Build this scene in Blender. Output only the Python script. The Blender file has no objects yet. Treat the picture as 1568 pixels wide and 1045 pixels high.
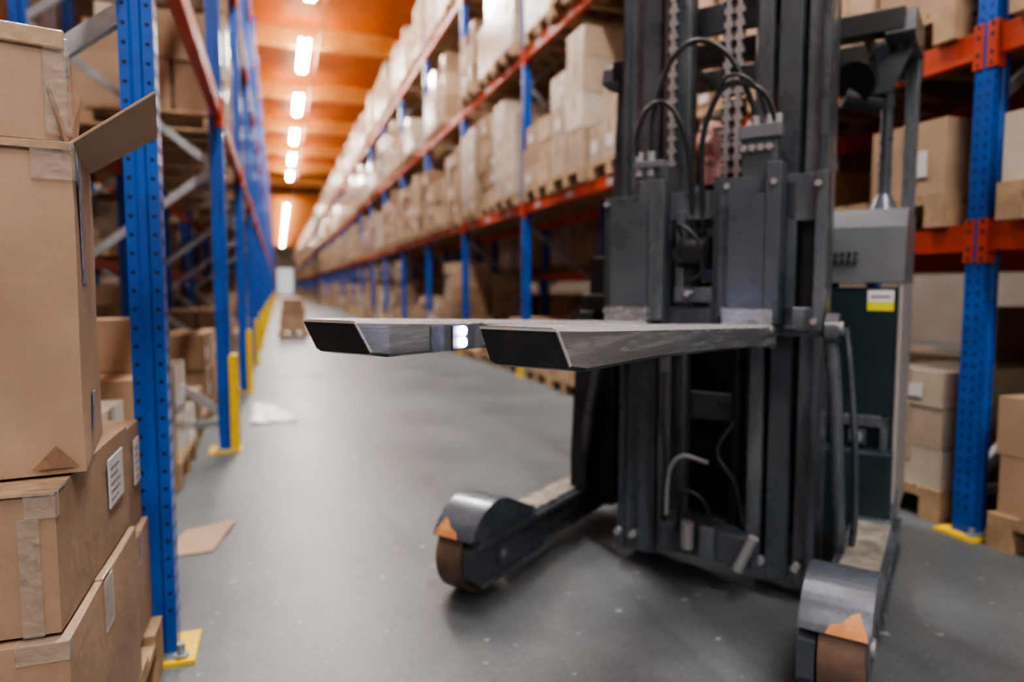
import bpy, math, random
from mathutils import Vector, Matrix, noise
R = random.Random(7)
scene = bpy.context.scene

# ------------------------------------------------------------------ materials
def newmat(name):
    m = bpy.data.materials.new(name); m.use_nodes = True
    nt = m.node_tree
    return m, nt, nt.nodes["Principled BSDF"]

def mat(name, col, rough=.5, metal=0., col2=None, nscale=8., bump=0., bscale=60., rvar=0., emis=None, estr=0., island=None, coat=0., detail=6, lo=.38, hi=.62, stretch=None, alpha=1.):
    m, nt, p = newmat(name)
    N, L = nt.nodes, nt.links
    p.inputs['Roughness'].default_value = rough
    p.inputs['Metallic'].default_value = metal
    p.inputs['Base Color'].default_value = (*col, 1)
    p.inputs['Coat Weight'].default_value = coat
    p.inputs['Coat Roughness'].default_value = .12
    p.inputs['Alpha'].default_value = alpha
    tc = N.new('ShaderNodeTexCoord')
    vec = tc.outputs['Object']
    if stretch:
        mp = N.new('ShaderNodeMapping'); mp.inputs['Scale'].default_value = stretch
        L.new(vec, mp.inputs[0]); vec = mp.outputs[0]
    out = None
    if col2 is not None or rvar:
        nz = N.new('ShaderNodeTexNoise'); nz.inputs['Scale'].default_value = nscale
        nz.inputs['Detail'].default_value = detail; nz.inputs['Roughness'].default_value = .62
        L.new(vec, nz.inputs['Vector'])
        mr = N.new('ShaderNodeMapRange'); mr.inputs[1].default_value = lo; mr.inputs[2].default_value = hi
        L.new(nz.outputs['Fac'], mr.inputs[0])
        if col2 is not None:
            mx = N.new('ShaderNodeMixRGB'); mx.inputs[1].default_value = (*col, 1); mx.inputs[2].default_value = (*col2, 1)
            L.new(mr.outputs[0], mx.inputs[0]); out = mx.outputs[0]
        if rvar:
            m2 = N.new('ShaderNodeMapRange'); m2.inputs[3].default_value = max(.03, rough-rvar); m2.inputs[4].default_value = min(1, rough+rvar)
            L.new(mr.outputs[0], m2.inputs[0]); L.new(m2.outputs[0], p.inputs['Roughness'])
    if island:
        g = N.new('ShaderNodeNewGeometry'); cr = N.new('ShaderNodeValToRGB')
        cr.color_ramp.elements[0].color = (*island[0], 1); cr.color_ramp.elements[1].color = (*island[-1], 1)
        for i, c in enumerate(island[1:-1]):
            e = cr.color_ramp.elements.new((i+1)/(len(island)-1)); e.color = (*c, 1)
        L.new(g.outputs['Random Per Island'], cr.inputs[0])
        if out:
            mm = N.new('ShaderNodeMixRGB'); mm.blend_type = 'MULTIPLY'; mm.inputs[0].default_value = 1
            L.new(cr.outputs[0], mm.inputs[1]); L.new(out, mm.inputs[2]); out = mm.outputs[0]
        else: out = cr.outputs[0]
    if out: L.new(out, p.inputs['Base Color'])
    if bump:
        nb = N.new('ShaderNodeTexNoise'); nb.inputs['Scale'].default_value = bscale; nb.inputs['Detail'].default_value = 4
        L.new(vec, nb.inputs['Vector'])
        b = N.new('ShaderNodeBump'); b.inputs['Strength'].default_value = bump; b.inputs['Distance'].default_value = .01
        L.new(nb.outputs['Fac'], b.inputs['Height']); L.new(b.outputs[0], p.inputs['Normal'])
    if emis:
        p.inputs['Emission Color'].default_value = (*emis, 1); p.inputs['Emission Strength'].default_value = estr
    return m

M = {}
M['card'] = mat('cardboard_near', (.38,.268,.192), .78, col2=(.31,.215,.15), nscale=3, bump=.25, bscale=25)
M['card2'] = mat('cardboard_dull', (.32,.225,.157), .8, col2=(.26,.178,.121), nscale=4, bump=.25, bscale=25)
M['cardin'] = mat('cardboard_edge', (.24,.15,.09), .85, col2=(.18,.11,.07), nscale=60)
M['boxes'] = mat('cardboard_stack', (1,1,1), .72, col2=(.8,.77,.74), nscale=3, bump=.2, bscale=12,
    island=[(.16,.095,.055),(.32,.21,.13),(.42,.305,.21),(.24,.145,.085),(.46,.345,.245),(.20,.12,.07)])
M['wrapboxes'] = mat('wrapped_cardboard_stack', (1,1,1), .28, col2=(.8,.79,.78), nscale=5, bump=.5, bscale=9, coat=.7,
    island=[(.32,.24,.17),(.42,.34,.26),(.56,.50,.42),(.36,.27,.19)])
M['tape'] = mat('packing_tape', (.36,.245,.16), .22, col2=(.42,.31,.21), nscale=20, bump=.3, bscale=40, coat=.4)
M['cleartape'] = mat('clear_tape', (.55,.50,.44), .10, bump=1., bscale=50, coat=1, alpha=.28)
M['bluetape'] = mat('blue_print', (.07,.11,.26), .5, col2=(.3,.25,.25), nscale=40)
M['label'] = mat('paper_label', (.60,.61,.64), .6, col2=(.5,.5,.52), nscale=90)
M['ink'] = mat('label_ink', (.12,.12,.13), .6)
M['wood'] = mat('pallet_wood', (.40,.28,.165), .8, nscale=9, col2=(.27,.185,.115), bump=.2)
M['blue'] = mat('rack_blue_paint', (.006,.085,.43), .38, col2=(.004,.055,.30), nscale=5, rvar=.08, coat=.2)
M['orange'] = mat('rack_orange_paint', (.50,.065,.022), .42, col2=(.36,.04,.015), nscale=4)
M['galv'] = mat('galvanised_steel', (.42,.45,.48), .4, .6, col2=(.3,.33,.36), nscale=12)
M['yellow'] = mat('yellow_paint', (.85,.58,.01), .5, col2=(.72,.46,.01), nscale=14)
M['hole'] = mat('punched_hole', (.004,.01,.04), .8)
M['steel'] = mat('dark_truck_paint', (.060,.075,.094), .33, .3, col2=(.082,.100,.122), nscale=5, rvar=.1, bump=.03, bscale=30)
M['steel2'] = mat('worn_rail_steel', (.17,.195,.225), .28, .5, col2=(.085,.103,.125), nscale=5, rvar=.09, stretch=(3,3,.7))
M['black'] = mat('black_paint', (.012,.014,.017), .45, .1, col2=(.022,.025,.03), nscale=10)
M['rubber'] = mat('rubber_hose', (.018,.02,.024), .35)
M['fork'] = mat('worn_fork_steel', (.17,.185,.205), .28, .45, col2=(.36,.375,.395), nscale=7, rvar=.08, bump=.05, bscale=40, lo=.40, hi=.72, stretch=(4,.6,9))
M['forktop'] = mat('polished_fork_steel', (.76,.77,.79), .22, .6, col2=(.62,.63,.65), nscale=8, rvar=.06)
M['forktip'] = mat('fork_tip_black', (.028,.035,.050), .30, .3, col2=(.12,.115,.115), nscale=14, bump=.15, lo=.50, hi=.85)
M['grey'] = mat('grey_panel', (.15,.17,.20), .45, .2, col2=(.125,.14,.165), nscale=6)
M['fender'] = mat('fender_grey', (.15,.185,.23), .27, .5, col2=(.10,.12,.15), nscale=8, rvar=.06)
M['panel'] = mat('battery_cover_dark', (.012,.026,.036), .3, .05, col2=(.018,.034,.046), nscale=4)
M['edge'] = mat('panel_edge_grey', (.32,.33,.34), .5, .1)
M['dusty'] = mat('scuffed_leg_top', (.30,.28,.24), .6, .1, col2=(.13,.13,.13), nscale=16)
M['chip'] = mat('orange_primer', (.58,.27,.11), .6, col2=(.46,.2,.08), nscale=30)
M['pu'] = mat('polyurethane_wheel', (.17,.11,.08), .5, col2=(.12,.08,.06), nscale=20)
M['chain'] = mat('chain_steel', (.34,.35,.37), .35, .4)
M['led'] = mat('led_light', (.9,.9,1), .3, emis=(.66,.62,1), estr=300)
M['tube'] = mat('fluorescent_tube', (1,1,1), .5, emis=(1,.88,.70), estr=105)
M['housing'] = mat('lamp_housing', (.7,.7,.7), .5)
M['stickerw'] = mat('sticker_white', (.8,.8,.82), .4)
M['stickery'] = mat('sticker_yellow', (.75,.75,.03), .4)
M['skin'] = mat('skin', (.74,.44,.43), .5, col2=(.68,.38,.37), nscale=12)
M['lip'] = mat('lips', (.45,.13,.13), .5)
M['hair'] = mat('dark_hair', (.03,.018,.012), .6, col2=(.06,.035,.02), nscale=60)
M['cloth'] = mat('navy_workwear', (.02,.035,.08), .85, col2=(.03,.05,.11), nscale=10, bump=.3, bscale=20)
M['eye'] = mat('eye', (.7,.7,.7), .2)
M['ceil'] = mat('orange_wood_ceiling', (.58,.145,.020), .5, col2=(.46,.105,.014), nscale=2)
M['beamw'] = mat('timber_beam', (.84,.40,.13), .4, col2=(.74,.32,.09), nscale=3)
M['wall'] = mat('wall_paint', (.24,.23,.22), .8, col2=(.2,.19,.185), nscale=1)
M['pipe'] = mat('sprinkler_pipe', (.6,.2,.12), .4)
M['day'] = mat('daylit_door', (.6,.7,.8), .5, emis=(.8,.92,1), estr=.55)
M['plastic'] = mat('plastic_sheet', (.7,.74,.8), .2, bump=.6)
M['seat'] = mat('seat_fabric', (.02,.02,.022), .8)
M['pale_strip'] = mat('floor_strip', (.22,.24,.26), .6, col2=(.13,.15,.165), nscale=8)

# floor
m, nt, p = newmat('concrete_floor'); N, L = nt.nodes, nt.links
tc = N.new('ShaderNodeTexCoord')
n1 = N.new('ShaderNodeTexNoise'); n1.inputs['Scale'].default_value = .9; n1.inputs['Detail'].default_value = 12; n1.inputs['Roughness'].default_value = .74
n2 = N.new('ShaderNodeTexNoise'); n2.inputs['Scale'].default_value = 60; n2.inputs['Detail'].default_value = 5
v = N.new('ShaderNodeTexNoise'); v.inputs['Scale'].default_value = 20; v.inputs['Detail'].default_value = 1.5
for n in (n1, n2, v): L.new(tc.outputs['Object'], n.inputs['Vector'])
r1 = N.new('ShaderNodeValToRGB'); r1.color_ramp.elements[0].position = .34; r1.color_ramp.elements[1].position = .68
r1.color_ramp.elements[0].color = (.064,.079,.091,1); r1.color_ramp.elements[1].color = (.140,.159,.174,1)
L.new(n1.outputs['Fac'], r1.inputs[0])
mx = N.new('ShaderNodeMixRGB'); mx.blend_type = 'OVERLAY'; mx.inputs[0].default_value = .4
L.new(r1.outputs[0], mx.inputs[1]); L.new(n2.outputs['Fac'], mx.inputs[2])
mp = N.new('ShaderNodeMapping'); mp.inputs['Scale'].default_value = (4, .35, 1); mp.inputs['Rotation'].default_value = (0,0,.12)
n3 = N.new('ShaderNodeTexNoise'); n3.inputs['Scale'].default_value = 1.3; n3.inputs['Detail'].default_value = 5; n3.inputs['Distortion'].default_value = .8
L.new(tc.outputs['Object'], mp.inputs[0]); L.new(mp.outputs[0], n3.inputs['Vector'])
r3 = N.new('ShaderNodeValToRGB'); r3.color_ramp.elements[0].position = .52; r3.color_ramp.elements[1].position = .76
r3.color_ramp.elements[0].color = (1,1,1,1); r3.color_ramp.elements[1].color = (.74,.74,.74,1)
L.new(n3.outputs['Fac'], r3.inputs[0])
ms = N.new('ShaderNodeMixRGB'); ms.blend_type = 'MULTIPLY'; ms.inputs[0].default_value = 1
L.new(mx.outputs[0], ms.inputs[1]); L.new(r3.outputs[0], ms.inputs[2])
r2 = N.new('ShaderNodeValToRGB'); r2.color_ramp.elements[0].position = .705; r2.color_ramp.elements[1].position = .75
r2.color_ramp.elements[0].color = (0,0,0,1); r2.color_ramp.elements[1].color = (.6,.6,.6,1)
L.new(v.outputs['Fac'], r2.inputs[0])
mx2 = N.new('ShaderNodeMixRGB'); mx2.inputs[2].default_value = (.42,.43,.42,1)
L.new(r2.outputs[0], mx2.inputs[0]); L.new(ms.outputs[0], mx2.inputs[1]); L.new(mx2.outputs[0], p.inputs['Base Color'])
mr = N.new('ShaderNodeMapRange'); mr.inputs[3].default_value = .30; mr.inputs[4].default_value = .54
L.new(n1.outputs['Fac'], mr.inputs[0]); L.new(mr.outputs[0], p.inputs['Roughness'])
b = N.new('ShaderNodeBump'); b.inputs['Strength'].default_value = .06; b.inputs['Distance'].default_value = .01
L.new(n2.outputs['Fac'], b.inputs['Height']); L.new(b.outputs[0], p.inputs['Normal'])
M['floor'] = m

# ------------------------------------------------------------------ mesh builder
class MB:
    def __init__(s): s.v = []; s.f = []; s.m = []; s.ml = []; s.sm = []
    def mi(s, k):
        if k not in s.ml: s.ml.append(k)
        return s.ml.index(k)
    def add(s, vs, fs, k, smooth=False):
        o = len(s.v); s.v += [tuple(q) for q in vs]; i = s.mi(k)
        for f in fs: s.f.append([o+a for a in f]); s.m.append(i); s.sm.append(smooth)
    def box(s, x0, x1, y0, y1, z0, z1, k):
        vs = [(x0,y0,z0),(x1,y0,z0),(x1,y1,z0),(x0,y1,z0),(x0,y0,z1),(x1,y0,z1),(x1,y1,z1),(x0,y1,z1)]
        s.add(vs, [(0,3,2,1),(4,5,6,7),(0,1,5,4),(1,2,6,5),(2,3,7,6),(3,0,4,7)], k)
    def rbox(s, cx, cy, z0, sx, sy, sz, a, k):
        c, n = math.cos(a), math.sin(a); vs = []
        for z in (z0, z0+sz):
            for dx, dy in ((-.5,-.5),(.5,-.5),(.5,.5),(-.5,.5)):
                x, y = dx*sx, dy*sy; vs.append((cx+x*c-y*n, cy+x*n+y*c, z))
        s.add(vs, [(0,3,2,1),(4,5,6,7),(0,1,5,4),(1,2,6,5),(2,3,7,6),(3,0,4,7)], k)
    def bar(s, p0, p1, w, h, k):
        p0, p1 = Vector(p0), Vector(p1); d = (p1-p0).normalized()
        up = Vector((0,0,1)) if abs(d.z) < .95 else Vector((0,1,0))
        a = d.cross(up).normalized(); b = a.cross(d)
        vs = []
        for p_ in (p0, p1):
            for i, j in ((-1,-1),(1,-1),(1,1),(-1,1)): vs.append(p_+a*i*w/2+b*j*h/2)
        s.add(vs, [(0,3,2,1),(4,5,6,7),(0,1,5,4),(1,2,6,5),(2,3,7,6),(3,0,4,7)], k)
    def cyl(s, p0, p1, r, k, n=20, r2=None):
        p0, p1 = Vector(p0), Vector(p1); d = (p1-p0).normalized(); r2 = r if r2 is None else r2
        up = Vector((0,0,1)) if abs(d.z) < .9 else Vector((0,1,0))
        a = d.cross(up).normalized(); b = a.cross(d)
        ring = lambda p_, q: [p_+(a*math.cos(t*2*math.pi/n)+b*math.sin(t*2*math.pi/n))*q for t in range(n)]
        vs = ring(p0, r)+ring(p1, r2)
        s.add(vs, [(i, (i+1) % n, n+(i+1) % n, n+i) for i in range(n)], k, True)
        s.add(ring(p0, r), [list(range(n))[::-1]], k); s.add(ring(p1, r2), [list(range(n))], k)
    def prism(s, prof, axis, a0, a1, k, smooth=False):
        n = len(prof)
        def P(u, w, a): return (a,u,w) if axis == 'x' else ((u,a,w) if axis == 'y' else (u,w,a))
        vs = [P(u,w,a0) for u,w in prof]+[P(u,w,a1) for u,w in prof]
        s.add(vs, [(i, (i+1) % n, n+(i+1) % n, n+i) for i in range(n)], k, smooth)
        s.add(vs[:n], [list(range(n))[::-1]], k); s.add(vs[n:], [list(range(n))], k)
    def ell(s, c, r, k, n=20, m_=14, fn=None):
        vs = []
        for j in range(m_+1):
            th = math.pi*j/m_
            for i in range(n):
                ph = 2*math.pi*i/n
                d = Vector((math.sin(th)*math.cos(ph), math.sin(th)*math.sin(ph), math.cos(th)))
                q = Vector((d.x*r[0], d.y*r[1], d.z*r[2]))
                if fn: q = fn(q, d)
                vs.append(Vector(c)+q)
        s.add(vs, [(j*n+i, (j+1)*n+i, (j+1)*n+(i+1) % n, j*n+(i+1) % n) for j in range(m_) for i in range(n)], k, True)
    def tube(s, pts, r, k, n=10, sub=8):
        P = [Vector(q) for q in pts]; P = [P[0]*2-P[1]]+P+[P[-1]*2-P[-2]]; c = []
        for i in range(1, len(P)-2):
            for j in range(sub):
                t = j/sub; a, b_, c_, d = P[i-1], P[i], P[i+1], P[i+2]
                c.append(.5*((2*b_)+(c_-a)*t+(2*a-5*b_+4*c_-d)*t*t+(3*b_-a-3*c_+d)*t**3))
        c.append(P[-2]); vs = []; prev = None
        for i, q in enumerate(c):
            d = (c[min(i+1, len(c)-1)]-c[max(i-1, 0)]).normalized()
            if prev is None: prev = d.orthogonal().normalized()
            a = (prev-d*prev.dot(d)).normalized(); prev = a; b_ = d.cross(a)
            vs += [q+(a*math.cos(t*2*math.pi/n)+b_*math.sin(t*2*math.pi/n))*r for t in range(n)]
        fs = [(i*n+j, i*n+(j+1) % n, (i+1)*n+(j+1) % n, (i+1)*n+j) for i in range(len(c)-1) for j in range(n)]
        s.add(vs, fs, k, True)
    def obj(s, name, parent=None, bevel=0, loc=None, rot=None):
        me = bpy.data.meshes.new(name); me.from_pydata(s.v, [], s.f)
        for k in s.ml: me.materials.append(M[k])
        me.polygons.foreach_set('material_index', s.m); me.polygons.foreach_set('use_smooth', s.sm)
        me.update()
        o = bpy.data.objects.new(name, me); scene.collection.objects.link(o)
        if parent: o.parent = parent
        if loc: o.location = loc
        if rot: o.rotation_euler = rot
        if bevel:
            bm = o.modifiers.new('bevel', 'BEVEL'); bm.width = bevel; bm.segments = 2; bm.limit_method = 'ANGLE'; bm.angle_limit = math.radians(40)
        return o

def empty(name, loc=(0,0,0), rotz=0):
    e = bpy.data.objects.new(name, None); scene.collection.objects.link(e)
    e.location = loc; e.rotation_euler = (0,0,rotz); e.empty_display_size = .3
    return e

# ------------------------------------------------------------------ room
XL, XR, YB, YF, H = -9.0, 12.0, -9.0, 122.0, 8.2
mb = MB(); mb.box(XL, XR, YB, YF, -.1, 0, 'floor'); mb.obj('floor')
mb = MB(); mb.box(-.15, 2.6, 8.28, 8.36, 0, .002, 'pale_strip'); mb.obj('floor_strip')  # thin, slightly paler strip across the aisle floor
mb = MB(); mb.box(XL, XR, YB, YF, H, H+.15, 'ceil'); mb.obj('ceiling')
for nm, a in (('wall_left',(XL-.2,XL,YB,YF,0,H)),('wall_right',(XR,XR+.2,YB,YF,0,H)),('wall_back',(XL,XR,YF,YF+.2,0,H)),('wall_front',(XL,XR,YB-.2,YB,0,H))):
    mb = MB(); mb.box(*a, 'wall'); mb.obj(nm)
mb = MB(); mb.box(.0, 2.5, YF-.10, YF-.05, 0, 4.2, 'day')
mb.box(-.15,.0,YF-.14,YF-.02,0,4.35,'galv'); mb.box(2.5,2.65,YF-.14,YF-.02,0,4.35,'galv'); mb.box(-.15,2.65,YF-.14,YF-.02,4.2,4.35,'galv'); mb.obj('door_1')
LY0, LS, LL = 19.0-5.4*5, 5.4, 2.8
mb = MB()
y = LY0+1.3
while y < 120:
    mb.box(XL, XR, y-.11, y+.11, H-.55, H, 'beamw'); y += LS
for x in (-6, -2.6, 4.2, 8):
    mb.box(x-.07, x+.07, YB, YF, H-.25, H, 'beamw')
mb.obj('trim_1')
# lamps
for li, lx in enumerate((.84, -5.6, 7.2)):
    mb = MB(); ys = []
    y = LY0
    while y < 116:
        if not (45 < y < 54):
            mb.box(lx-.09, lx+.09, y, y+LL, 7.46, 7.50, 'housing')
            for o_ in (-.06, .06):
                mb.cyl((lx+o_, y+.05, 7.43), (lx+o_, y+LL-.05, 7.43), .028, 'tube', 8)
            mb.box(lx-.125,lx-.10, y+.1, y+LL-.1, 7.44,7.51,'tube'); mb.box(lx+.10,lx+.125, y+.1, y+LL-.1, 7.44,7.51,'tube')
            mb.cyl((lx, y+.3, 7.50), (lx, y+.3, H), .008, 'galv', 6); mb.cyl((lx, y+LL-.3, 7.50), (lx, y+LL-.3, H), .008, 'galv', 6)
            ys.append(y+LL/2)
        y += LS
    mb.obj('ceiling_strip_lights')
    for y in ys:
        if y > 60 or (li and y > 25): continue
        ld = bpy.data.lights.new('strip_light', 'AREA'); ld.shape = 'RECTANGLE'; ld.size = .25; ld.size_y = LL-.1
        ld.energy = 290 if li == 0 else 130; ld.color = (.95, .98, 1)
        lo = bpy.data.objects.new('strip_light', ld); scene.collection.objects.link(lo); lo.location = (lx, y, 7.38)
mb = MB(); mb.cyl((1.2, YB+.1, 7.5), (1.2, YF-.1, 7.5), .035, 'pipe', 8)
mb.obj('sprinkler_pipe')

# ------------------------------------------------------------------ racks
def upright(mb, x, y, sd, ztop, near=False, prot=None, S=.80):
    """sd=-1: rack body extends to -X from front face x ; +1: to +X"""
    pr = [(0,-.05),(.035,-.05),(.045,-.04),(.068,-.04),(.078,-.05),(.11,-.05),(.11,-.03),(.10,-.03),(.10,.03),(.11,.03),(.11,.05),(.078,.05),(.068,.04),(.045,.04),(.035,.05),(0,.05)]
    pr = [(a*S, b_*S) for a, b_ in pr]
    for xo in (0, 1.1):
        q = [((x+sd*(xo+(u if xo == 0 else -u))), y+w) for u, w in pr]
        mb.prism(q, 'z', 0.012, ztop, 'blue')
    xa, xb = x+sd*.075, x+sd*1.025
    z = .25; f = 0
    mb.bar((xa,y,.18),(xb,y,.18),.03,.04,'galv')
    while z+.75 < ztop:
        a, b_ = (xa, xb) if f == 0 else (xb, xa)
        mb.bar((a,y,z),(b_,y,z+.75),.03,.045,'galv'); z += .78; f ^= 1
    if near:
        z = .12
        while z < min(ztop, 4.2):
            for yy in (-.024*S, .024*S):
                s_ = sd*-.0006
                mb.prism([(y+yy-.006, z),(y+yy, z-.010),(y+yy+.006, z),(y+yy+.005, z+.012),(y+yy-.005, z+.012)], 'x', x+s_*1.0, x-s_, 'hole')
            for dx in (.018, .093):
                mb.cyl((x+sd*dx*S, y-.05*S-.0006, z+.02), (x+sd*dx*S, y-.05*S+.004, z+.02), .006, 'hole', 8)
            z += .05
    mb.box(min(x-sd*.05, x+sd*.14), max(x-sd*.05, x+sd*.14), y-.09, y+.09, 0, .012, 'yellow')
    mb.box(min(x-sd*.03, x+sd*.10), max(x-sd*.03, x+sd*.10), y-.075, y-.041, .012, .018, 'galv')
    if near:
        mb.cyl((x-sd*.012, y-.06, .018), (x-sd*.012, y-.06, .022), .022, 'galv', 16); mb.cyl((x-sd*.012, y-.06, .022), (x-sd*.012, y-.06, .05), .011, 'galv', 6)
    if prot:
        mb.box(min(x-sd*.04, x-sd*.002), max(x-sd*.04, x-sd*.002), y-.065, y+.065, 0.012, prot, 'yellow')
        mb.box(min(x-sd*.04, x+sd*.010), max(x-sd*.04, x+sd*.010), y-.070, y-.046, 0.012, prot, 'yellow')

def beam(mb, x, sd, y0, y1, z, front=True, near=False):
    xa = x+sd*.01 if front else x+sd*1.05
    x0, x1 = sorted((xa, xa+sd*.05))
    mb.box(x0, x1, y0+.038, y1-.038, z-.11, z, 'orange')
    if front:
        f0, f1 = sorted((x-sd*.004, x+sd*.05))
        for yy, s_ in ((y0, 1), (y1, -1)):
            a, b_ = sorted((yy+s_*.008, yy+s_*.05))
            mb.box(f0, f1, a, b_, z-.16, z+.02, 'orange')
            if near:
                for zz in (-.14, -.1, -.03, .01):
                    mb.box(min(f0, x-sd*.006), max(f0, x-sd*.004)+.0001, (a+b_)/2-.006, (a+b_)/2+.006, z+zz-.012, z+zz+.006, 'hole')
        for t in (.2, .52, .83):
            yy = y0+(y1-y0)*t
            q = x+sd*.0085
            mb.box(q-.0012, q+.0012, yy-.05-R.random()*.05, yy+.06, z-.09, z-.03, 'label')

def pallet(mb, cx, cy, z, dx, dy, coarse=False):
    x0, y0 = cx-dx/2, cy-dy/2
    if coarse:
        mb.box(x0, x0+dx, y0, y0+dy, z+.1, z+.144, 'wood')
        for i in range(3): mb.box(x0, x0+dx, y0+i*(dy-.1)/2, y0+i*(dy-.1)/2+.1, z, z+.1, 'wood')
        return
    for i in range(6):
        a = y0+i*(dy-.12)/5; mb.box(x0, x0+dx, a, a+.12, z+.122, z+.144, 'wood')
    for i in range(3):
        a = x0+i*(dx-.1)/2; mb.box(a, a+.1, y0, y0+dy, z+.1, z+.122, 'wood')
    for i in range(3):
        b_ = y0+i*(dy-.1)/2
        mb.box(x0, x0+dx, b_, b_+.1, z, z+.022, 'wood')
        for j in range(3):
            a = x0+j*(dx-.14)/2; mb.box(a, a+.14, b_, b_+.1, z+.022, z+.1, 'wood')

def load(mb, cx, cy, z, dx, dy, hmax, sd, coarse=False, wrap=None):
    pallet(mb, cx, cy, z, dx, dy, coarse)
    if wrap is None: wrap = R.random() < .3
    k = 'wrapboxes' if wrap else 'boxes'
    zt = z+.144; top = z+hmax*(1 if R.random() < .5 else R.uniform(.6, .95))
    nx, ny = R.choice([(2,2),(3,2),(3,3),(2,2)]); lh = R.uniform(.16, .38)
    if coarse: nx, ny, lh = 1, R.choice([1,2]), max(lh, .4)
    while zt+lh <= top+.02:
        last = zt+2*lh > top+.02
        for i in range(nx):
            for j in range(ny):
                if last and R.random() < .35: continue
                sx, sy = dx/nx, dy/ny; jt = .004 if wrap else .02
                bx, by = cx-dx/2+(i+.5)*sx+R.uniform(-jt, jt), cy-dy/2+(j+.5)*sy+R.uniform(-jt, jt)
                hh = lh-.004-(R.random()*.03 if last else 0)
                a = 0 if wrap else R.uniform(-.05, .05)
                mb.rbox(bx, by, zt, sx-.02, sy-.02, hh, a, k)
                if not coarse:
                    fx = bx-sd*(sx/2-.009)
                    mb.box(fx-.004, fx+.004, by-.025, by+.025, zt+hh*.62, zt+hh+.002, 'tape')
                    if R.random() < .3:
                        yy = by+R.uniform(-.1,.06)*sy*2
                        mb.box(fx-.005, fx+.005, yy-.05, yy+.05, zt+hh*.25, zt+hh*.6, 'label')
        zt += lh
        if R.random() < .4:
            lh = R.uniform(.16, .36)
            if not coarse and not wrap: nx, ny = R.choice([(2,2),(3,2),(3,3),(2,2)])

# right rack
XRK, BR, Y0R = 2.72, 2.75, 2.06
rk = MB(); ld = MB()
nb = 40
for i in range(-2, nb+1):
    y = Y0R+i*BR
    upright(rk, XRK, y, 1, 5.75, near=(-1 <= i <= 2), prot=(None if i < 1 else .34))
    if i == nb: break
    lv = [2.02, 3.74, 5.45]
    if i in (-2, -1, 0): lv = [1.31, 2.09, 3.74, 5.45]
    for z in lv:
        for fr in (True, False): beam(rk, XRK, 1, y, y+BR, z, fr, near=(i < 2))
    if i >= -1:
        coarse = i > 13
        for z in [0]+lv:
            for j in range(3):
                cy = y+.1+(BR-.2)*(j+.5)/3
                hm = 1.42
                if 1.31 in lv: hm = {0: 1.05, 1.31: .5}.get(z, 1.42)
                if z == 0 and i > 0: hm = R.choice([.9, 1.5, 1.3, .7])
                if R.random() < .05 and i > 2: continue
                cx = XRK+.53+R.uniform(-.04, .04)
                if i == 0 and z < 1: cx += .06
                load(ld, cx, cy, z, 1.15, .8, hm, 1, coarse, wrap=(R.random() < (.75 if z > 5 else (.5 if z > 3 else .15))))
e = empty('pallet_rack', (XRK, Y0R, 0))
def attach(o, e):
    o.parent = e; o.matrix_parent_inverse = Matrix.Translation(-Vector(e.location))
attach(rk.obj('uprights_and_beams'), e)
ld.obj('palletised_cardboard_boxes')
# rows behind on the right
rk = MB(); ld = MB(); X2 = 5.15
for i in range(-1, 8):
    y = Y0R+i*BR
    upright(rk, X2, y, -1, 5.75)
    for z in (1.27, 3.0, 4.7):
        for fr in (True, False): beam(rk, X2, -1, y, y+BR, z, fr)
        if z < 3.5:
            for j in range(3): load(ld, X2-.5, y+.1+(BR-.2)*(j+.5)/3, z, 1.05, .8, 1.3, 1, True)
    for j in range(3): load(ld, X2-.5, y+.1+(BR-.2)*(j+.5)/3, 0, 1.05, .8, 1.0, 1, True)
e = empty('pallet_rack', (X2, Y0R, 0)); attach(rk.obj('uprights_and_beams'), e); ld.obj('palletised_cardboard_boxes')

# left rack
XLK, BL, Y0L = -.295, 2.6, 2.11
rk = MB(); ld = MB()
for i in range(-1, 44):
    y = Y0L+i*BL
    upright(rk, XLK, y, -1, 6.5, near=(0 <= i <= 2), prot=(None if i < 1 else .62), S=.76)
    if i == 43: break
    for z in (2.2, 3.9, 5.6):
        for fr in (True, False): beam(rk, XLK, -1, y, y+BL, z, fr, near=(i < 2))
    if i >= 0:
        coarse = i > 12
        for z in (0, 2.2, 3.9, 5.6):
            if i == 0 and z > 0: continue
            for j in range(3):
                if z > 0 and i < 4 and R.random() < .45: continue
                cy = y+.1+(BL-.2)*(j+.5)/3
                hm = 1.4 if z else (R.choice([1.0, .7, 1.3]) if i > 2 else (.72, .95, .8)[j])
                if z > 5: hm = .8
                load(ld, XLK-(.56 if z else .71)+R.uniform(-.03, .02), cy, z, 1.0, .76, hm, -1, coarse)
e = empty('pallet_rack', (XLK, Y0L, 0)); attach(rk.obj('uprights_and_beams'), e); ld.obj('palletised_cardboard_boxes')
rk = MB(); ld = MB(); X3 = -2.85
for i in range(-1, 14):
    y = Y0L+.3+i*BL
    upright(rk, X3, y, 1, 6.5)
    for z in (1.35, 2.9, 4.4):
        for fr in (True, False): beam(rk, X3, 1, y, y+BL, z, fr)
        for j in range(3):
            if R.random() < .2: continue
            load(ld, X3+.5, y+.1+(BL-.2)*(j+.5)/3, z, 1.0, .76, 1.15, -1, i > 4)
    for j in range(3): load(ld, X3+.5, y+.1+(BL-.2)*(j+.5)/3, 0, 1.0, .76, 1.1, -1, i > 4)
e = empty('pallet_rack', (X3, Y0L, 0)); attach(rk.obj('uprights_and_beams'), e); ld.obj('palletised_cardboard_boxes')

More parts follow.
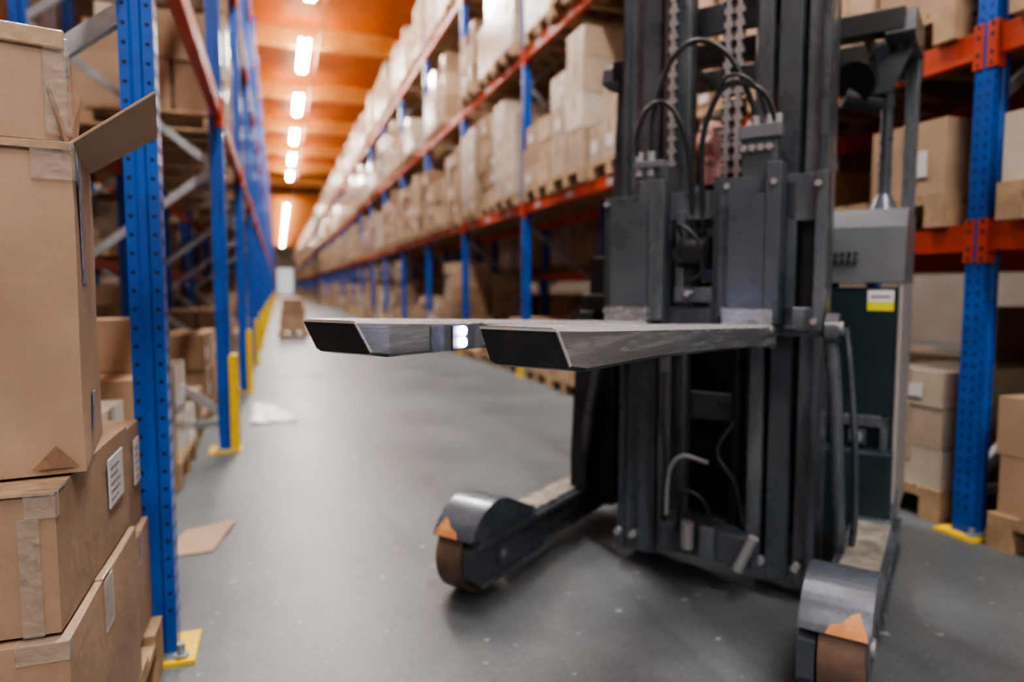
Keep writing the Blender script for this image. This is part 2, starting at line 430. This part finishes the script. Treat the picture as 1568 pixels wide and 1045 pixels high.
# ------------------------------------------------------------------ near cardboard boxes
def near_box(name, corner, sx, sy, sz, rotdeg, k='card', extra=None, seed=0, amp=.004):
    """corner = right-front-bottom corner; box extends to local -x, +y, +z"""
    mb = MB(); n = 10
    def disp(x, y, z):
        q = noise.noise_vector(Vector((x*4+seed*7, y*4, z*4)))
        bx = math.sin(math.pi*min(1, max(0, -x/sx))); bz = math.sin(math.pi*min(1, max(0, z/sz))); by = math.sin(math.pi*min(1, max(0, y/sy)))
        ox = amp*1.2*(1 if x > -.001 else (-1 if x < -sx+.001 else 0))*by*bz
        oy = amp*1.2*(-1 if y < .001 else (1 if y > sy-.001 else 0))*bx*bz
        return (x+q.x*amp+ox, y+q.y*amp+oy, z+(q.z*amp*.5 if .02 < z < sz-.02 else 0))
    def face(o, u, v_):
        vs = [disp(*(o[a]+u[a]*i/n+v_[a]*j/n for a in range(3))) for j in range(n+1) for i in range(n+1)]
        fs = [(j*(n+1)+i, j*(n+1)+i+1, (j+1)*(n+1)+i+1, (j+1)*(n+1)+i) for j in range(n) for i in range(n)]
        mb.add(vs, fs, k, False)
    face((-sx,0,0),(sx,0,0),(0,0,sz)); face((0,0,0),(0,sy,0),(0,0,sz)); face((0,sy,0),(-sx,0,0),(0,0,sz)); face((-sx,sy,0),(0,-sy,0),(0,0,sz))
    face((-sx,0,sz),(sx,0,0),(0,sy,0)); face((-sx,sy,0),(sx,0,0),(0,-sy,0))
    if extra: extra(mb, sx, sy, sz)
    o = mb.obj(name, loc=corner, rot=(0,0,math.radians(rotdeg)))
    w = o.modifiers.new('weld', 'WELD'); w.merge_threshold = .0006
    bv = o.modifiers.new('bevel', 'BEVEL'); bv.width = .004; bv.segments = 2; bv.limit_method = 'ANGLE'; bv.angle_limit = math.radians(50)
    return o
def big_extra(mb, sx, sy, sz):
    A, B = Vector((0,.01,sz)), Vector((0,sy-.01,sz)); C, D = Vector((.128,-.016,sz+.092)), Vector((.128,sy-.03,sz+.082))
    n_ = (C-A).cross(B-A).normalized()*.005
    vs = [A,B,D,C,A+n_,B+n_,D+n_,C+n_]
    mb.add(vs, [(0,1,2,3),(4,7,6,5),(0,3,7,4),(3,2,6,7),(2,1,5,6),(1,0,4,5)], 'card')
    A2 = [Vector((-.005,.012,sz)),Vector((-.03,.02,sz+.10)),Vector((.012,.10,sz+.10)),Vector((-.0,.11,sz))]
    mb.add(A2+[a+Vector((-.004,.002,0)) for a in A2], [(0,1,2,3),(7,6,5,4),(0,4,5,1),(1,5,6,2),(2,6,7,3)], 'cardin')
    mb.box(.004,.0065,.05,.085,sz*.58,sz*.98,'bluetape'); mb.box(.004,.0065,.12,.15,.05,.12,'bluetape')
    mb.box(-.055,.0062,-.0062,.05,sz-.06,sz+.0015,'cleartape')
    mb.box(-sx,.001,-.0062,.0,sz-.012,sz+.001,'tape')
    mb.add([(-.075,-.0068,.012),(-.04,-.0068,.05),(-.008,-.0068,.012)], [(0,1,2)], 'cardin')
def up_extra(mb, sx, sy, sz):
    mb.box(-.032,.0062,-.0062,.06,.01,sz-.01,'cleartape')
    mb.box(-sx,-.0,-.0066,.0,sz-.03,sz+.002,'tape')
def low_extra(mb, sx, sy, sz):
    mb.box(-sx,.002,-.0055,.06,sz-.004,sz+.003,'tape')
    mb.box(-.04,.004,-.0062,.012,sz-.04,sz+.003,'cleartape')
    mb.box(-.05,-.02,-.0062,.01,.0,sz-.04,'cleartape')
    mb.box(.004,.0072,sy*.62,sy*.86,sz*.42,sz*.86,'label')
    for i in range(5): mb.box(.006,.0079,sy*.64,sy*(.76+.02*(i%3)),sz*(.48+.07*i),sz*(.5+.07*i),'ink')
def tape_extra(mb, sx, sy, sz):
    mb.box(.003,.0062,sy*.4,sy*.52,sz*.72,sz+.002,'cleartape'); mb.box(-sx,.0,sy*.42,sy*.52,sz-.001,sz+.004,'tape')
    mb.box(-.07,.003,-.0062,.02,sz-.03,sz+.001,'cleartape')
near_box('cardboard_box', (-.338,1.215,.505), .62,.53,.228,0,'card2',low_extra,1,.003)
near_box('cardboard_box', (-.325,1.20,.146), .64,.545,.352,0,'card2',tape_extra,2)
near_box('cardboard_box', (-.365,1.775,.43), .6,.27,.265,0,'card2',low_extra,3,.003)
near_box('cardboard_box', (-.350,1.77,.146), .6,.28,.28,0,'card',tape_extra,4,.003)
near_box('cardboard_box', (-.315,1.31,.738), .55,.35,.546,8,'card',big_extra,5)
near_box('cardboard_box', (-.322,1.335,1.288), .5,.3,.18,15,'card',up_extra,6)
mb = MB(); pallet(mb, -.325-.4, 1.44, 0, .8, 1.2)
mb.obj('wooden_pallet')
# floor litter
mb = MB(); mb.add([(-.46,2.86,.002),(-.27,2.88,.002),(-.20,3.22,.012),(-.40,3.16,.004),(-.46,2.86,.006),(-.27,2.88,.006),(-.20,3.22,.016),(-.40,3.16,.008)],[(0,3,2,1),(4,5,6,7),(0,1,5,4),(1,2,6,5),(2,3,7,6),(3,0,4,7)],'card'); mb.obj('cardboard_scrap')
mb = MB(); n = 10; vs = []
for j in range(n+1):
    for i in range(n+1):
        x, y = -.24+.38*i/n*(1-.5*j/n), 5.55+.8*j/n
        vs.append((x, y, .004+.05*abs(noise.noise(Vector((x*7, y*7, 3))))*(1 if 0 < i < n else 0)))
mb.add(vs, [(j*(n+1)+i, j*(n+1)+i+1, (j+1)*(n+1)+i+1, (j+1)*(n+1)+i) for j in range(n) for i in range(n)], 'plastic', True); mb.obj('plastic_sheet')
mb = MB(); pallet(mb, .3, 15.4, 0, .62, .8); mb.box(.02,.56,15.05,15.75,.144,.42,'boxes'); mb.box(.05,.55,15.1,15.7,.425,.62,'boxes'); mb.box(.08,.5,15.1,15.6,.625,.8,'boxes'); mb.box(.25,.31,15.045,15.05,.16,.4,'tape')
mb.obj('pallet_of_boxes')

# ------------------------------------------------------------------ reach truck
TL, TR = (.989, 1.775, 0), math.radians(-51.9)
T = empty('reach_truck', TL, TR)
LX = (-.575, .575)
mb = MB(); wh = MB(); fd = MB()
for lx in LX:
    s = 1 if lx > 0 else -1
    def span(a, b_): return sorted((lx+s*a, lx+s*b_))
    mb.box(lx-.07, lx+.07, .20, .98, .075, .20, 'steel')
    mb.box(lx-.055, lx+.055, .24, .98, .2, .212, 'dusty')
    a = span(-.082, -.040)
    mb.prism([(-.09,.05),(-.135,.09),(-.135,.19),(-.05,.235),(.14,.235),(.30,.20),(.32,.075),(.28,.05)], 'x', a[0], a[1], 'steel')
    a2 = span(-.088, -.082)
    mb.prism([(-.09,.05),(.28,.05),(.30,.072),(-.11,.072)], 'x', a2[0], a2[1], 'steel2')
    mb.prism([(-.11,.185),(.30,.185),(.30,.205),(-.11,.205)], 'x', a2[0], a2[1], 'steel2')
    mb.cyl((a2[0]-.002,.03,.135),(a2[1]+.002,.03,.135),.034,'steel2',18); mb.cyl((a2[0]-.005,.03,.135),(a2[1]+.005,.03,.135),.014,'chain',10)
    for o_ in (-.079, .070):
        mb.box(lx+o_, lx+o_+.009, .32, .98, .178, .20, 'steel2'); mb.box(lx+o_, lx+o_+.009, .32, .98, .075, .097, 'steel2')
    w0 = span(-.034, .068)
    wh.cyl((w0[0], 0.0, .143), (w0[1], 0.0, .143), .143, 'pu', 44)
    wh.cyl((w0[0]-.004, 0.0, .143), (w0[1]+.004, 0.0, .143), .085, 'steel2', 30)
    wh.cyl((w0[0]-.008, 0.0, .143), (w0[1]+.012, 0.0, .143), .028, 'chain', 16)
    out, inn = [], []
    for q in range(17):
        a = math.radians(158-q*(158-60)/16); out.append((.02+math.cos(a)*.172, .155+math.sin(a)*.172)); inn.append((.02+math.cos(a)*.160, .155+math.sin(a)*.160))
    out.append((.26,.235)); inn.append((.26,.222))
    fd.prism(out+inn[::-1], 'x', lx-.080, lx+.078, 'fender')
    for o_ in (-.082, .075):
        pr = out+[(.24,.205),(-.06,.215)]
        fd.prism([(a_, b_-.001) for a_, b_ in pr], 'x', lx+o_, lx+o_+.005, 'fender')
    pts = [(-.045,157.5),(-.035,150),(-.01,147),(.01,139),(.026,136),(.036,146),(.044,150),(.048,157.5)]
    vs = [(lx+s*(u+.026), .02+math.cos(math.radians(a))*.1735, .155+math.sin(math.radians(a))*.1735) for u, a in pts]
    c0 = (lx+s*.03, .02+math.cos(math.radians(151))*.1742, .155+math.sin(math.radians(151))*.1742)
    fd.add(vs+[c0], [(i, (i+1) % 8, 8) for i in range(8)], 'chip')
    mb.prism([(.9,.07),(1.0,.07),(1.0,.30),(.82,.212)], 'x', lx-.06, lx+.06, 'steel')
mb.obj('load_legs', T, .004); wh.obj('load_wheels', T, .004); fd.obj('wheel_fenders', T)

# mast
MX = .087
mb = MB()
def channel(mb, x0, x1, y0, y1, z0, z1, k, open_to, t=.014):
    mb.box(x0, x1, y0, y0+t, z0, z1, k); mb.box(x0, x1, y1-t, y1, z0, z1, k)
    if open_to > 0: mb.box(x0, x0+t, y0+t, y1-t, z0, z1, k)
    else: mb.box(x1-t, x1, y0+t, y1-t, z0, z1, k)
for s_ in (-1, 1):
    def X(a, b_): return sorted((MX+s_*a, MX+s_*b_))
    a = X(.345, .275); channel(mb, a[0], a[1], .50, .66, .055, 2.75, 'steel2', -s_)
    a = X(.345, .322); mb.box(a[0], a[1], .47, .50, .055, 2.75, 'steel')
    a = X(.262, .195); channel(mb, a[0], a[1], .46, .60, .07, 2.9, 'steel', -s_)
    a = X(.180, .135); channel(mb, a[0], a[1], .44, .55, .10, 2.6, 'steel2', -s_, .012)
for z, y, k in ((.12,.52,'steel'),(.56,.62,'steel'),(1.16,.62,'steel'),(1.95,.62,'steel'),(2.6,.62,'steel')):
    mb.box(MX-.33, MX+.33, y, y+.03, z, z+.10, k)
mb.box(MX-.15, MX+.17, .40, .5, .12, .22, 'steel'); mb.box(MX-.0, MX+.05, .37, .4, .13, .24, 'steel2')
for x in (-.25, -.19, .27, .38, .43): mb.cyl((x, .445, .13), (x, .48, .13), .014, 'chain', 8)
mb.obj('mast_rails', T, .003)
mb = MB()
mb.cyl((MX-.145,.60,.12),(MX-.145,.60,2.2),.03,'steel2'); mb.cyl((MX-.145,.60,2.2),(MX-.145,.60,2.7),.02,'chain')
mb.cyl((MX+.12,.60,.12),(MX+.12,.60,2.2),.03,'steel2')
mb.cyl((MX+.08,.52,.15),(MX+.08,.52,1.0),.022,'black')
mb.obj('lift_cylinders', T)
mb = MB()
for cx in (-.047, .137, .172):
    z = 1.25; i = 0
    while z < 2.7:
        w = .028 if i % 2 == 0 else .014
        mb.box(cx-w/2, cx+w/2, .402, .422, z, z+.020, 'chain'); mb.cyl((cx-.017,.412,z),(cx+.017,.412,z),.006,'black',6)
        z += .021; i += 1
mb.obj('lift_chains', T)
# carriage
mb = MB()
CY = .30
mb.box(-.245,-.055, CY, CY+.045, .945, 1.355, 'steel')
mb.box(-.05, -.02, CY+.0, CY+.10, .93, 1.45, 'steel')
mb.box(-.11, -.02, CY-.03, CY+.03, .94, 1.40, 'steel2')
mb.box(.155,.345, CY-.02, CY+.04, .955, 1.385, 'steel')
mb.box(.30,.345, CY-.05, CY+.02, .94, 1.42, 'steel')
mb.box(-.20,.46, CY+.045, CY+.085, 1.27, 1.36, 'steel2')
mb.box(-.24,.46, CY+.045, CY+.085, .90, .985, 'steel2')
mb.box(.0,.16, CY+.02, CY+.05, 1.0, 1.05, 'steel2')
mb.box(.0,.03, CY+.03, CY+.06, 1.0, 1.3, 'steel2'); mb.box(.125,.155, CY+.02, CY+.07, .93, 1.40, 'steel')
mb.box(.345,.375, CY+.03, CY+.09, .93, 1.37, 'steel'); mb.box(.43,.462, CY+.0, CY+.10, .92, 1.39, 'steel2')
mb.box(.345,.462, CY+.03, CY+.07, 1.25, 1.39, 'steel2'); mb.box(.345,.462, CY+.03, CY+.07, .92, .99, 'steel2')
mb.box(.375,.43, CY+.08, CY+.09, .98, 1.25, 'black')
mb.cyl((.02,CY+.05,1.16),(.115,CY+.03,1.16),.05,'black'); mb.cyl((.03,CY+.0,1.16),(.03,CY+.05,1.16),.03,'rubber')
mb.cyl((.47,CY+.02,.93),(.505,CY+.02,.93),.045,'steel2'); mb.cyl((.505,CY+.02,.93),(.515,CY+.02,.93),.02,'chain')
for x, z in ((-.225,.97),(-.225,1.33),(.325,1.36),(.18,1.36),(.18,.98),(.44,1.35),(.44,.95),(.06,1.03)):
    mb.cyl((x,CY-.058 if x > .29 and x < .34 else CY-.028,z),(x,CY+.02,z),.010,'chain',8)
mb.box(-.14,-.035, CY-.0, CY+.05, 1.445, 1.468, 'grey'); mb.box(.205,.33, CY-.01, CY+.04, 1.50, 1.54, 'grey')
mb.box(.215,.32, CY+.0, CY+.04, 1.385, 1.50, 'steel')
for x in (.225,.25,.275,.3): mb.cyl((x,CY-.02,1.47),(x,CY-.0,1.47),.011,'chain',8)
mb.obj('fork_carriage', T, .005)
# hoses
mb = MB(); hy = CY+.02
mb.tube([(-.085,hy,1.47),(-.075,hy-.02,1.60),(-.02,hy-.03,1.76),(.07,hy-.03,1.82),(.17,hy-.02,1.76),(.235,hy,1.62),(.25,hy,1.54)],.009,'rubber')
mb.tube([(-.125,hy,1.47),(-.13,hy-.02,1.55),(-.09,hy-.03,1.63),(-.03,hy-.03,1.645),(.02,hy-.02,1.58),(.045,hy,1.46),(.05,hy+.03,1.3),(.05,hy+.05,1.2)],.009,'rubber')
mb.tube([(.085,hy+.05,1.2),(.085,hy,1.42),(.10,hy-.02,1.55),(.15,hy-.03,1.655),(.21,hy-.03,1.67),(.28,hy-.02,1.63),(.315,hy,1.54)],.009,'rubber')
mb.tube([(.11,hy-.02,1.58),(.17,hy-.04,1.69),(.25,hy-.03,1.66),(.29,hy,1.54)],.006,'rubber')
mb.tube([(.02,CY+.03,1.22),(.03,CY-.02,1.25),(.09,CY-.02,1.2),(.1,CY+.0,1.1),(.05,CY,1.07)],.006,'rubber')
for x in (-.125,-.085): mb.cyl((x,hy,1.42),(x,hy,1.50),.014,'chain',10)
for x in (.25,.29,.315): mb.cyl((x,hy,1.52),(x,hy,1.57),.014,'chain',10)
mb.obj('hydraulic_hoses', T)
# forks
def fork(cx, name, led=False):
    mb = MB()
    heel_y, tip_y = .30, -1.045
    def zt(y): return .935+(heel_y-y)/(heel_y-tip_y)*.060
    st = [(heel_y,.075,.07),(.2,.078,.064),(-.2,.080,.058),(-.7,.082,.058),(-.90,.082,.064),(-.975,.077,.067)]
    rings = []
    for y, hw, th in st:
        z = zt(y); rings.append([(cx-hw,y,z-.007),(cx-hw+.009,y,z),(cx+hw-.009,y,z),(cx+hw,y,z-.007),(cx+hw,y,z-th+.006),(cx+hw-.006,y,z-th),(cx-hw+.006,y,z-th),(cx-hw,y,z-th+.006)])
    z = zt(tip_y); hw = .066
    rings.append([(cx-hw,tip_y,z-.006),(cx-hw+.008,tip_y,z-.002),(cx+hw-.008,tip_y,z-.002),(cx+hw,tip_y,z-.006),(cx+hw+.004,tip_y+.032,z-.058),(cx+hw-.006,tip_y+.034,z-.063),(cx-hw+.006,tip_y+.034,z-.063),(cx-hw-.004,tip_y+.032,z-.058)])
    n = 8
    for i in range(len(rings)-1):
        for j in range(n):
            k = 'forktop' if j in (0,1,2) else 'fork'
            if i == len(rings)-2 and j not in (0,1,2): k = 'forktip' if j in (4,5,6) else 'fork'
            mb.add([rings[i][j],rings[i][(j+1)%n],rings[i+1][(j+1)%n],rings[i+1][j]], [(0,1,2,3)], k)
    mb.add(rings[-1], [list(range(n))[::-1]], 'forktip'); mb.add(rings[0], [list(range(n))], 'fork')
    a, b_ = Vector(rings[-1][0]), Vector(rings[-1][3]); mb.bar(a+Vector((0,-.001,.001)), b_+Vector((0,-.001,.001)), .003, .004, 'forktop')
    mb.bar(Vector(rings[-1][3])+Vector((.0,-.001,0)), Vector(rings[-1][4])+Vector((.0,-.001,0)), .003, .004, 'forktop')
    mb.box(cx-.075, cx+.075, .235, .30, .87, .985, 'fork')
    mb.box(cx-.065, cx+.065, .255, .30, .9, 1.33, 'steel')
    mb.cyl((cx+.03,.22,.925),(cx+.082,.22,.925),.012,'chain',8)
    if led:
        z = zt(-.78)-.032
        mb.box(cx+.080, cx+.088, -.87, -.70, z-.026, z+.024, 'steel2')
        mb.box(cx+.088, cx+.092, -.81, -.75, z-.024, z+.022, 'black')
        for dz in (-.0115, .0115): mb.cyl((cx+.092,-.78,z+dz),(cx+.097,-.78,z+dz),.0095,'led',14)
    return mb.obj(name, T)
fork(.258, 'fork_1'); fork(-.135, 'fork_2', True)
# chassis
mb = MB()
mb.box(-.56,-.40,.74,1.5,.12,1.02,'black'); mb.box(-.55,-.42,.80,1.0,1.02,1.18,'black')
mb.prism([(.64,.10),(.74,.10),(.74,.95),(.70,.95),(.64,.34)],'x',-.55,-.48,'black')
mb.box(-.40,.36,.80,.84,.14,.95,'black')
mb.box(-.56,.62,.84,1.56,.14,.46,'panel')
mb.box(.34,.62,.95,1.56,.14,1.05,'panel')
mb.box(-.56,.34,1.50,1.56,.14,1.15,'black')
mb.box(.36,.615,.935,.955,.24,1.05,'panel')
mb.box(.612,.628,.925,1.56,.14,1.06,'edge')
mb.box(-.40,.18,1.12,1.5,.46,.84,'black')
mb.obj('chassis', T, .008)
mb = MB(); mb.box(-.36,.12,1.08,1.44,.84,.90,'seat'); mb.box(-.34,.10,1.40,1.49,.90,1.38,'seat'); mb.obj('operator_seat', T, .03)
mb = MB()
mb.prism([(.92,1.065),(1.5,1.065),(1.5,1.34),(1.02,1.34),(.93,1.27)],'x',.36,.63,'grey')
for i in range(5):
    for j in range(2): mb.cyl((.385+i*.022,.90,1.145+j*.028),(.385+i*.022,.95,1.145+j*.028),.006,'black',8)
mb.cyl((.54,1.10,1.34),(.54,1.10,1.40),.05,'fender',20,.025)
mb.obj('control_console', T, .006)
mb = MB()
mb.box(.515,.60,.9325,.9345,.998,1.040,'stickerw'); mb.box(.515,.60,.9325,.9345,.965,.998,'stickery'); mb.box(.525,.59,.931,.9325,1.012,1.020,'ink')
mb.obj('warning_sticker', T)
mb = MB()
mb.box(.42,.60,.90,.935,.54,.58,'steel2'); mb.box(.42,.45,.90,.935,.42,.58,'steel2'); mb.box(.575,.60,.90,.935,.42,.58,'steel2')
mb.cyl((.50,.885,.50),(.50,.935,.50),.02,'chain',10); mb.box(.47,.53,.905,.935,.47,.53,'steel2')
mb.obj('battery_latch', T, .003)
mb = MB()
mb.tube([(.475,.33,.93),(.49,.35,.8),(.50,.40,.55),(.505,.46,.3),(.50,.52,.17)],.020,'steel2')
mb.tube([(.515,.36,.93),(.53,.38,.8),(.545,.44,.55),(.545,.5,.3),(.53,.56,.17)],.010,'steel2')
mb.bar((-.36,.56,.9),(-.50,.66,.38),.02,.05,'steel')
mb.tube([(-.04,.40,.25),(-.03,.39,.4),(.02,.38,.47),(.11,.38,.46)],.008,'chain')
mb.tube([(.0,.40,.2),(.03,.36,.35),(.10,.37,.33),(.13,.40,.22)],.008,'rubber')
mb.tube([(.18,.42,.6),(.14,.38,.5),(.2,.38,.4),(.22,.42,.25)],.008,'rubber')
mb.tube([(-.07,.42,.75),(-.06,.39,.6),(-.04,.38,.45),(-.06,.42,.2)],.009,'rubber')
mb.cyl((.22,.36,.12),(.27,.36,.24),.018,'chain',10); mb.cyl((.05,.36,.16),(.05,.36,.25),.022,'chain',12)
mb.obj('mast_linkage', T)
# overhead guard
mb = MB()
mb.cyl((.54,1.10,1.38),(.54,1.10,2.0),.022,'steel',16); mb.bar((.60,1.48,1.30),(.60,1.48,2.05),.05,.05,'steel2')
mb.bar((-.50,1.48,1.1),(-.50,1.48,2.05),.05,.05,'steel'); mb.bar((-.50,.95,1.02),(-.50,1.05,2.05),.05,.05,'steel')
gp = [(.90,1.93),(.98,1.92),(1.46,1.99),(1.50,1.92),(1.56,1.92),(1.55,2.07),(1.50,2.11),(1.0,2.04),(.92,2.0)]
mb.prism(gp,'x',.54,.63,'steel'); mb.prism(gp,'x',-.55,-.47,'steel')
mb.box(-.50,.6,.90,.98,1.94,2.02,'black'); mb.box(-.50,.6,1.47,1.53,2.0,2.09,'black')
for i in range(7): mb.box(-.40+i*.14,-.37+i*.14,.96,1.48,2.0,2.04,'black')
mb.obj('overhead_guard', T, .006)
mb = MB()
mb.cyl((.44,.97,1.80),(.47,1.05,1.84),.075,'black',20,.05); mb.cyl((.40,1.0,1.76),(.52,1.06,1.73),.04,'black',16)
mb.bar((.49,1.05,1.82),(.54,1.10,1.82),.03,.03,'steel2'); mb.bar((.52,1.04,1.93),(.54,1.10,1.72),.045,.04,'steel2')
mb.tube([(.47,1.05,1.87),(.50,1.04,1.93),(.53,1.06,1.92),(.54,1.08,1.8)],.007,'rubber')
mb.prism([(.44,1.80),(.60,1.93),(.62,1.90),(.56,1.76),(.46,1.75)],'y',1.0,1.03,'steel')
mb.obj('work_light', T)
mb = MB(); mb.cyl((-.13,.86,.9),(-.13,.93,1.13),.03,'black')
ring = [(-.13+.15*math.cos(a*math.pi/10), .93-.045*math.sin(a*math.pi/10), 1.14+.077*math.sin(a*math.pi/10)) for a in range(21)]
mb.tube(ring, .012, 'rubber', 8, 2); mb.bar((-.27,.93,1.14),(.01,.93,1.14),.02,.015,'black')
mb.obj('steering_wheel', T)

# ------------------------------------------------------------------ operator
OP = empty('forklift_operator', TL, TR)
ox, oy, dz_ = -.145, 1.24, -.035
def skinned(name, verts, edges, rad, k, sub=2, root=0):
    verts = [(a, b_, c+dz_) for a, b_, c in verts]
    me = bpy.data.meshes.new(name); me.from_pydata(verts, edges, []); me.materials.append(M[k])
    o = bpy.data.objects.new(name, me); scene.collection.objects.link(o); o.parent = OP
    sk = o.modifiers.new('skin', 'SKIN'); sk.use_smooth_shade = True
    if not me.skin_vertices:
        bpy.context.view_layer.objects.active = o; o.select_set(True)
        bpy.ops.mesh.customdata_skin_add()
    for i, r in enumerate(rad):
        rr = r if isinstance(r, tuple) else (r, r)
        me.skin_vertices[0].data[i].radius = rr; me.skin_vertices[0].data[i].use_root = (i == root)
    s_ = o.modifiers.new('sub', 'SUBSURF'); s_.levels = sub; s_.render_levels = sub
    return o
V = [(ox,oy+.02,1.01),(ox,oy+.06,1.18),(ox,oy+.05,1.36),(ox,oy+.03,1.49),(ox,oy+.01,1.57)]
E = [(0,1),(1,2),(2,3),(3,4)]; Rd = [(.15,.12),(.14,.11),(.16,.12),(.10,.09),(.06,.06)]
for s_ in (-1, 1):
    b0 = len(V)
    V += [(ox+s_*.17,oy+.03,1.47),(ox+s_*.23,oy-.04,1.25),(ox+s_*.16,oy-.24,1.21)]
    E += [(3,b0),(b0,b0+1),(b0+1,b0+2)]; Rd += [.065,.048,.036]
    b0 = len(V)
    V += [(ox+s_*.09,oy-.04,.99),(ox+s_*.12,oy-.29,.98),(ox+s_*.12,oy-.27,.60),(ox+s_*.12,oy-.34,.545)]
    E += [(0,b0),(b0,b0+1),(b0+1,b0+2),(b0+2,b0+3)]; Rd += [.09,.065,.045,.045]
skinned('workwear_body', V, E, Rd, 'cloth')
for s_ in (-1, 1):
    V = [(ox+s_*.16,oy-.22,1.21),(ox+s_*.152,oy-.27,1.205),(ox+s_*.145,oy-.305,1.20)]
    E = [(0,1),(1,2)]; Rd = [.026,(.034,.018),(.036,.016)]
    skinned('palm', V, E, Rd, 'skin')
    for f in range(4):
        ln = (.040,.045,.042,.034)[f]; fx = ox+s_*(.145-.028+f*.019)
        V = [(fx,oy-.30,1.20),(fx,oy-.30-ln*.6,1.207),(fx,oy-.30-ln*.9,1.19),(fx,oy-.30-ln*.8,1.17)]
        skinned('finger', V, [(0,1),(1,2),(2,3)], [.010,.009,.0085,.0075], 'skin', 1)
    V = [(ox+s_*.125,oy-.26,1.20),(ox+s_*.105,oy-.285,1.19),(ox+s_*.10,oy-.31,1.175)]
    skinned('thumb', V, [(0,1),(1,2)], [.012,.0105,.009], 'skin', 1)
mb = MB(); hz = 1.735+dz_; hy_ = oy-.01
def headfn(q, d):
    if d.z < 0: q.x *= 1+.28*d.z; q.y *= 1+.12*d.z
    if d.y < 0 and -.75 < d.z < .2: q.y *= 1.03
    return q
mb.ell((ox,hy_,hz), (.076,.096,.118), 'skin', 28, 20, headfn)
mb.cyl((ox,hy_+.015,hz-.19),(ox,hy_+.01,hz-.06),.056,'skin',20)
mb.prism([(hy_-.090,hz+.018),(hy_-.122,hz-.028),(hy_-.088,hz-.036)],'x',ox-.011,ox+.011,'skin',True)
mb.ell((ox,hy_-.110,hz-.028),(.017,.014,.012),'skin',12,8)
for s_ in (-1, 1):
    mb.ell((ox+s_*.031,hy_-.083,hz+.012),(.014,.010,.009),'eye',12,8); mb.ell((ox+s_*.031,hy_-.0915,hz+.012),(.006,.004,.006),'hair',10,6)
    mb.bar((ox+s_*.016,hy_-.096,hz+.032),(ox+s_*.048,hy_-.084,hz+.033),.007,.009,'hair')
    mb.ell((ox+s_*.077,hy_+.005,hz-.008),(.010,.020,.032),'skin',12,8)
mb.ell((ox,hy_-.092,hz-.060),(.026,.010,.009),'lip',14,8)
mb.ell((ox,hy_-.080,hz-.097),(.026,.02,.018),'skin',14,8)
def hairfn(q, d):
    if d.y < .1 and d.z < .5: q *= .90
    if d.z < -.25: q *= .86
    return q
mb.ell((ox,hy_+.008,hz+.020), (.084,.104,.120), 'hair', 28, 20, hairfn)
mb.obj('head', OP)

# ------------------------------------------------------------------ camera
cd = bpy.data.cameras.new('camera'); cam = bpy.data.objects.new('camera', cd); scene.collection.objects.link(cam)
cam.location = (0, 0, 1.05); cam.rotation_euler = (math.radians(90-4.51), 0, math.radians(-18.9))
cd.sensor_width = 36; cd.lens = 24; cd.clip_start = .02; cd.clip_end = 300
cd.dof.use_dof = True; cd.dof.focus_distance = 1.08; cd.dof.aperture_fstop = 1.9
scene.camera = cam
w = bpy.data.worlds.new('world'); scene.world = w; w.use_nodes = True
w.node_tree.nodes['Background'].inputs[0].default_value = (.8,.85,1,1); w.node_tree.nodes['Background'].inputs[1].default_value = .3
scene.view_settings.view_transform = 'AgX'
try: scene.view_settings.look = 'AgX - Medium High Contrast'
except Exception: pass
scene.view_settings.exposure = -.15
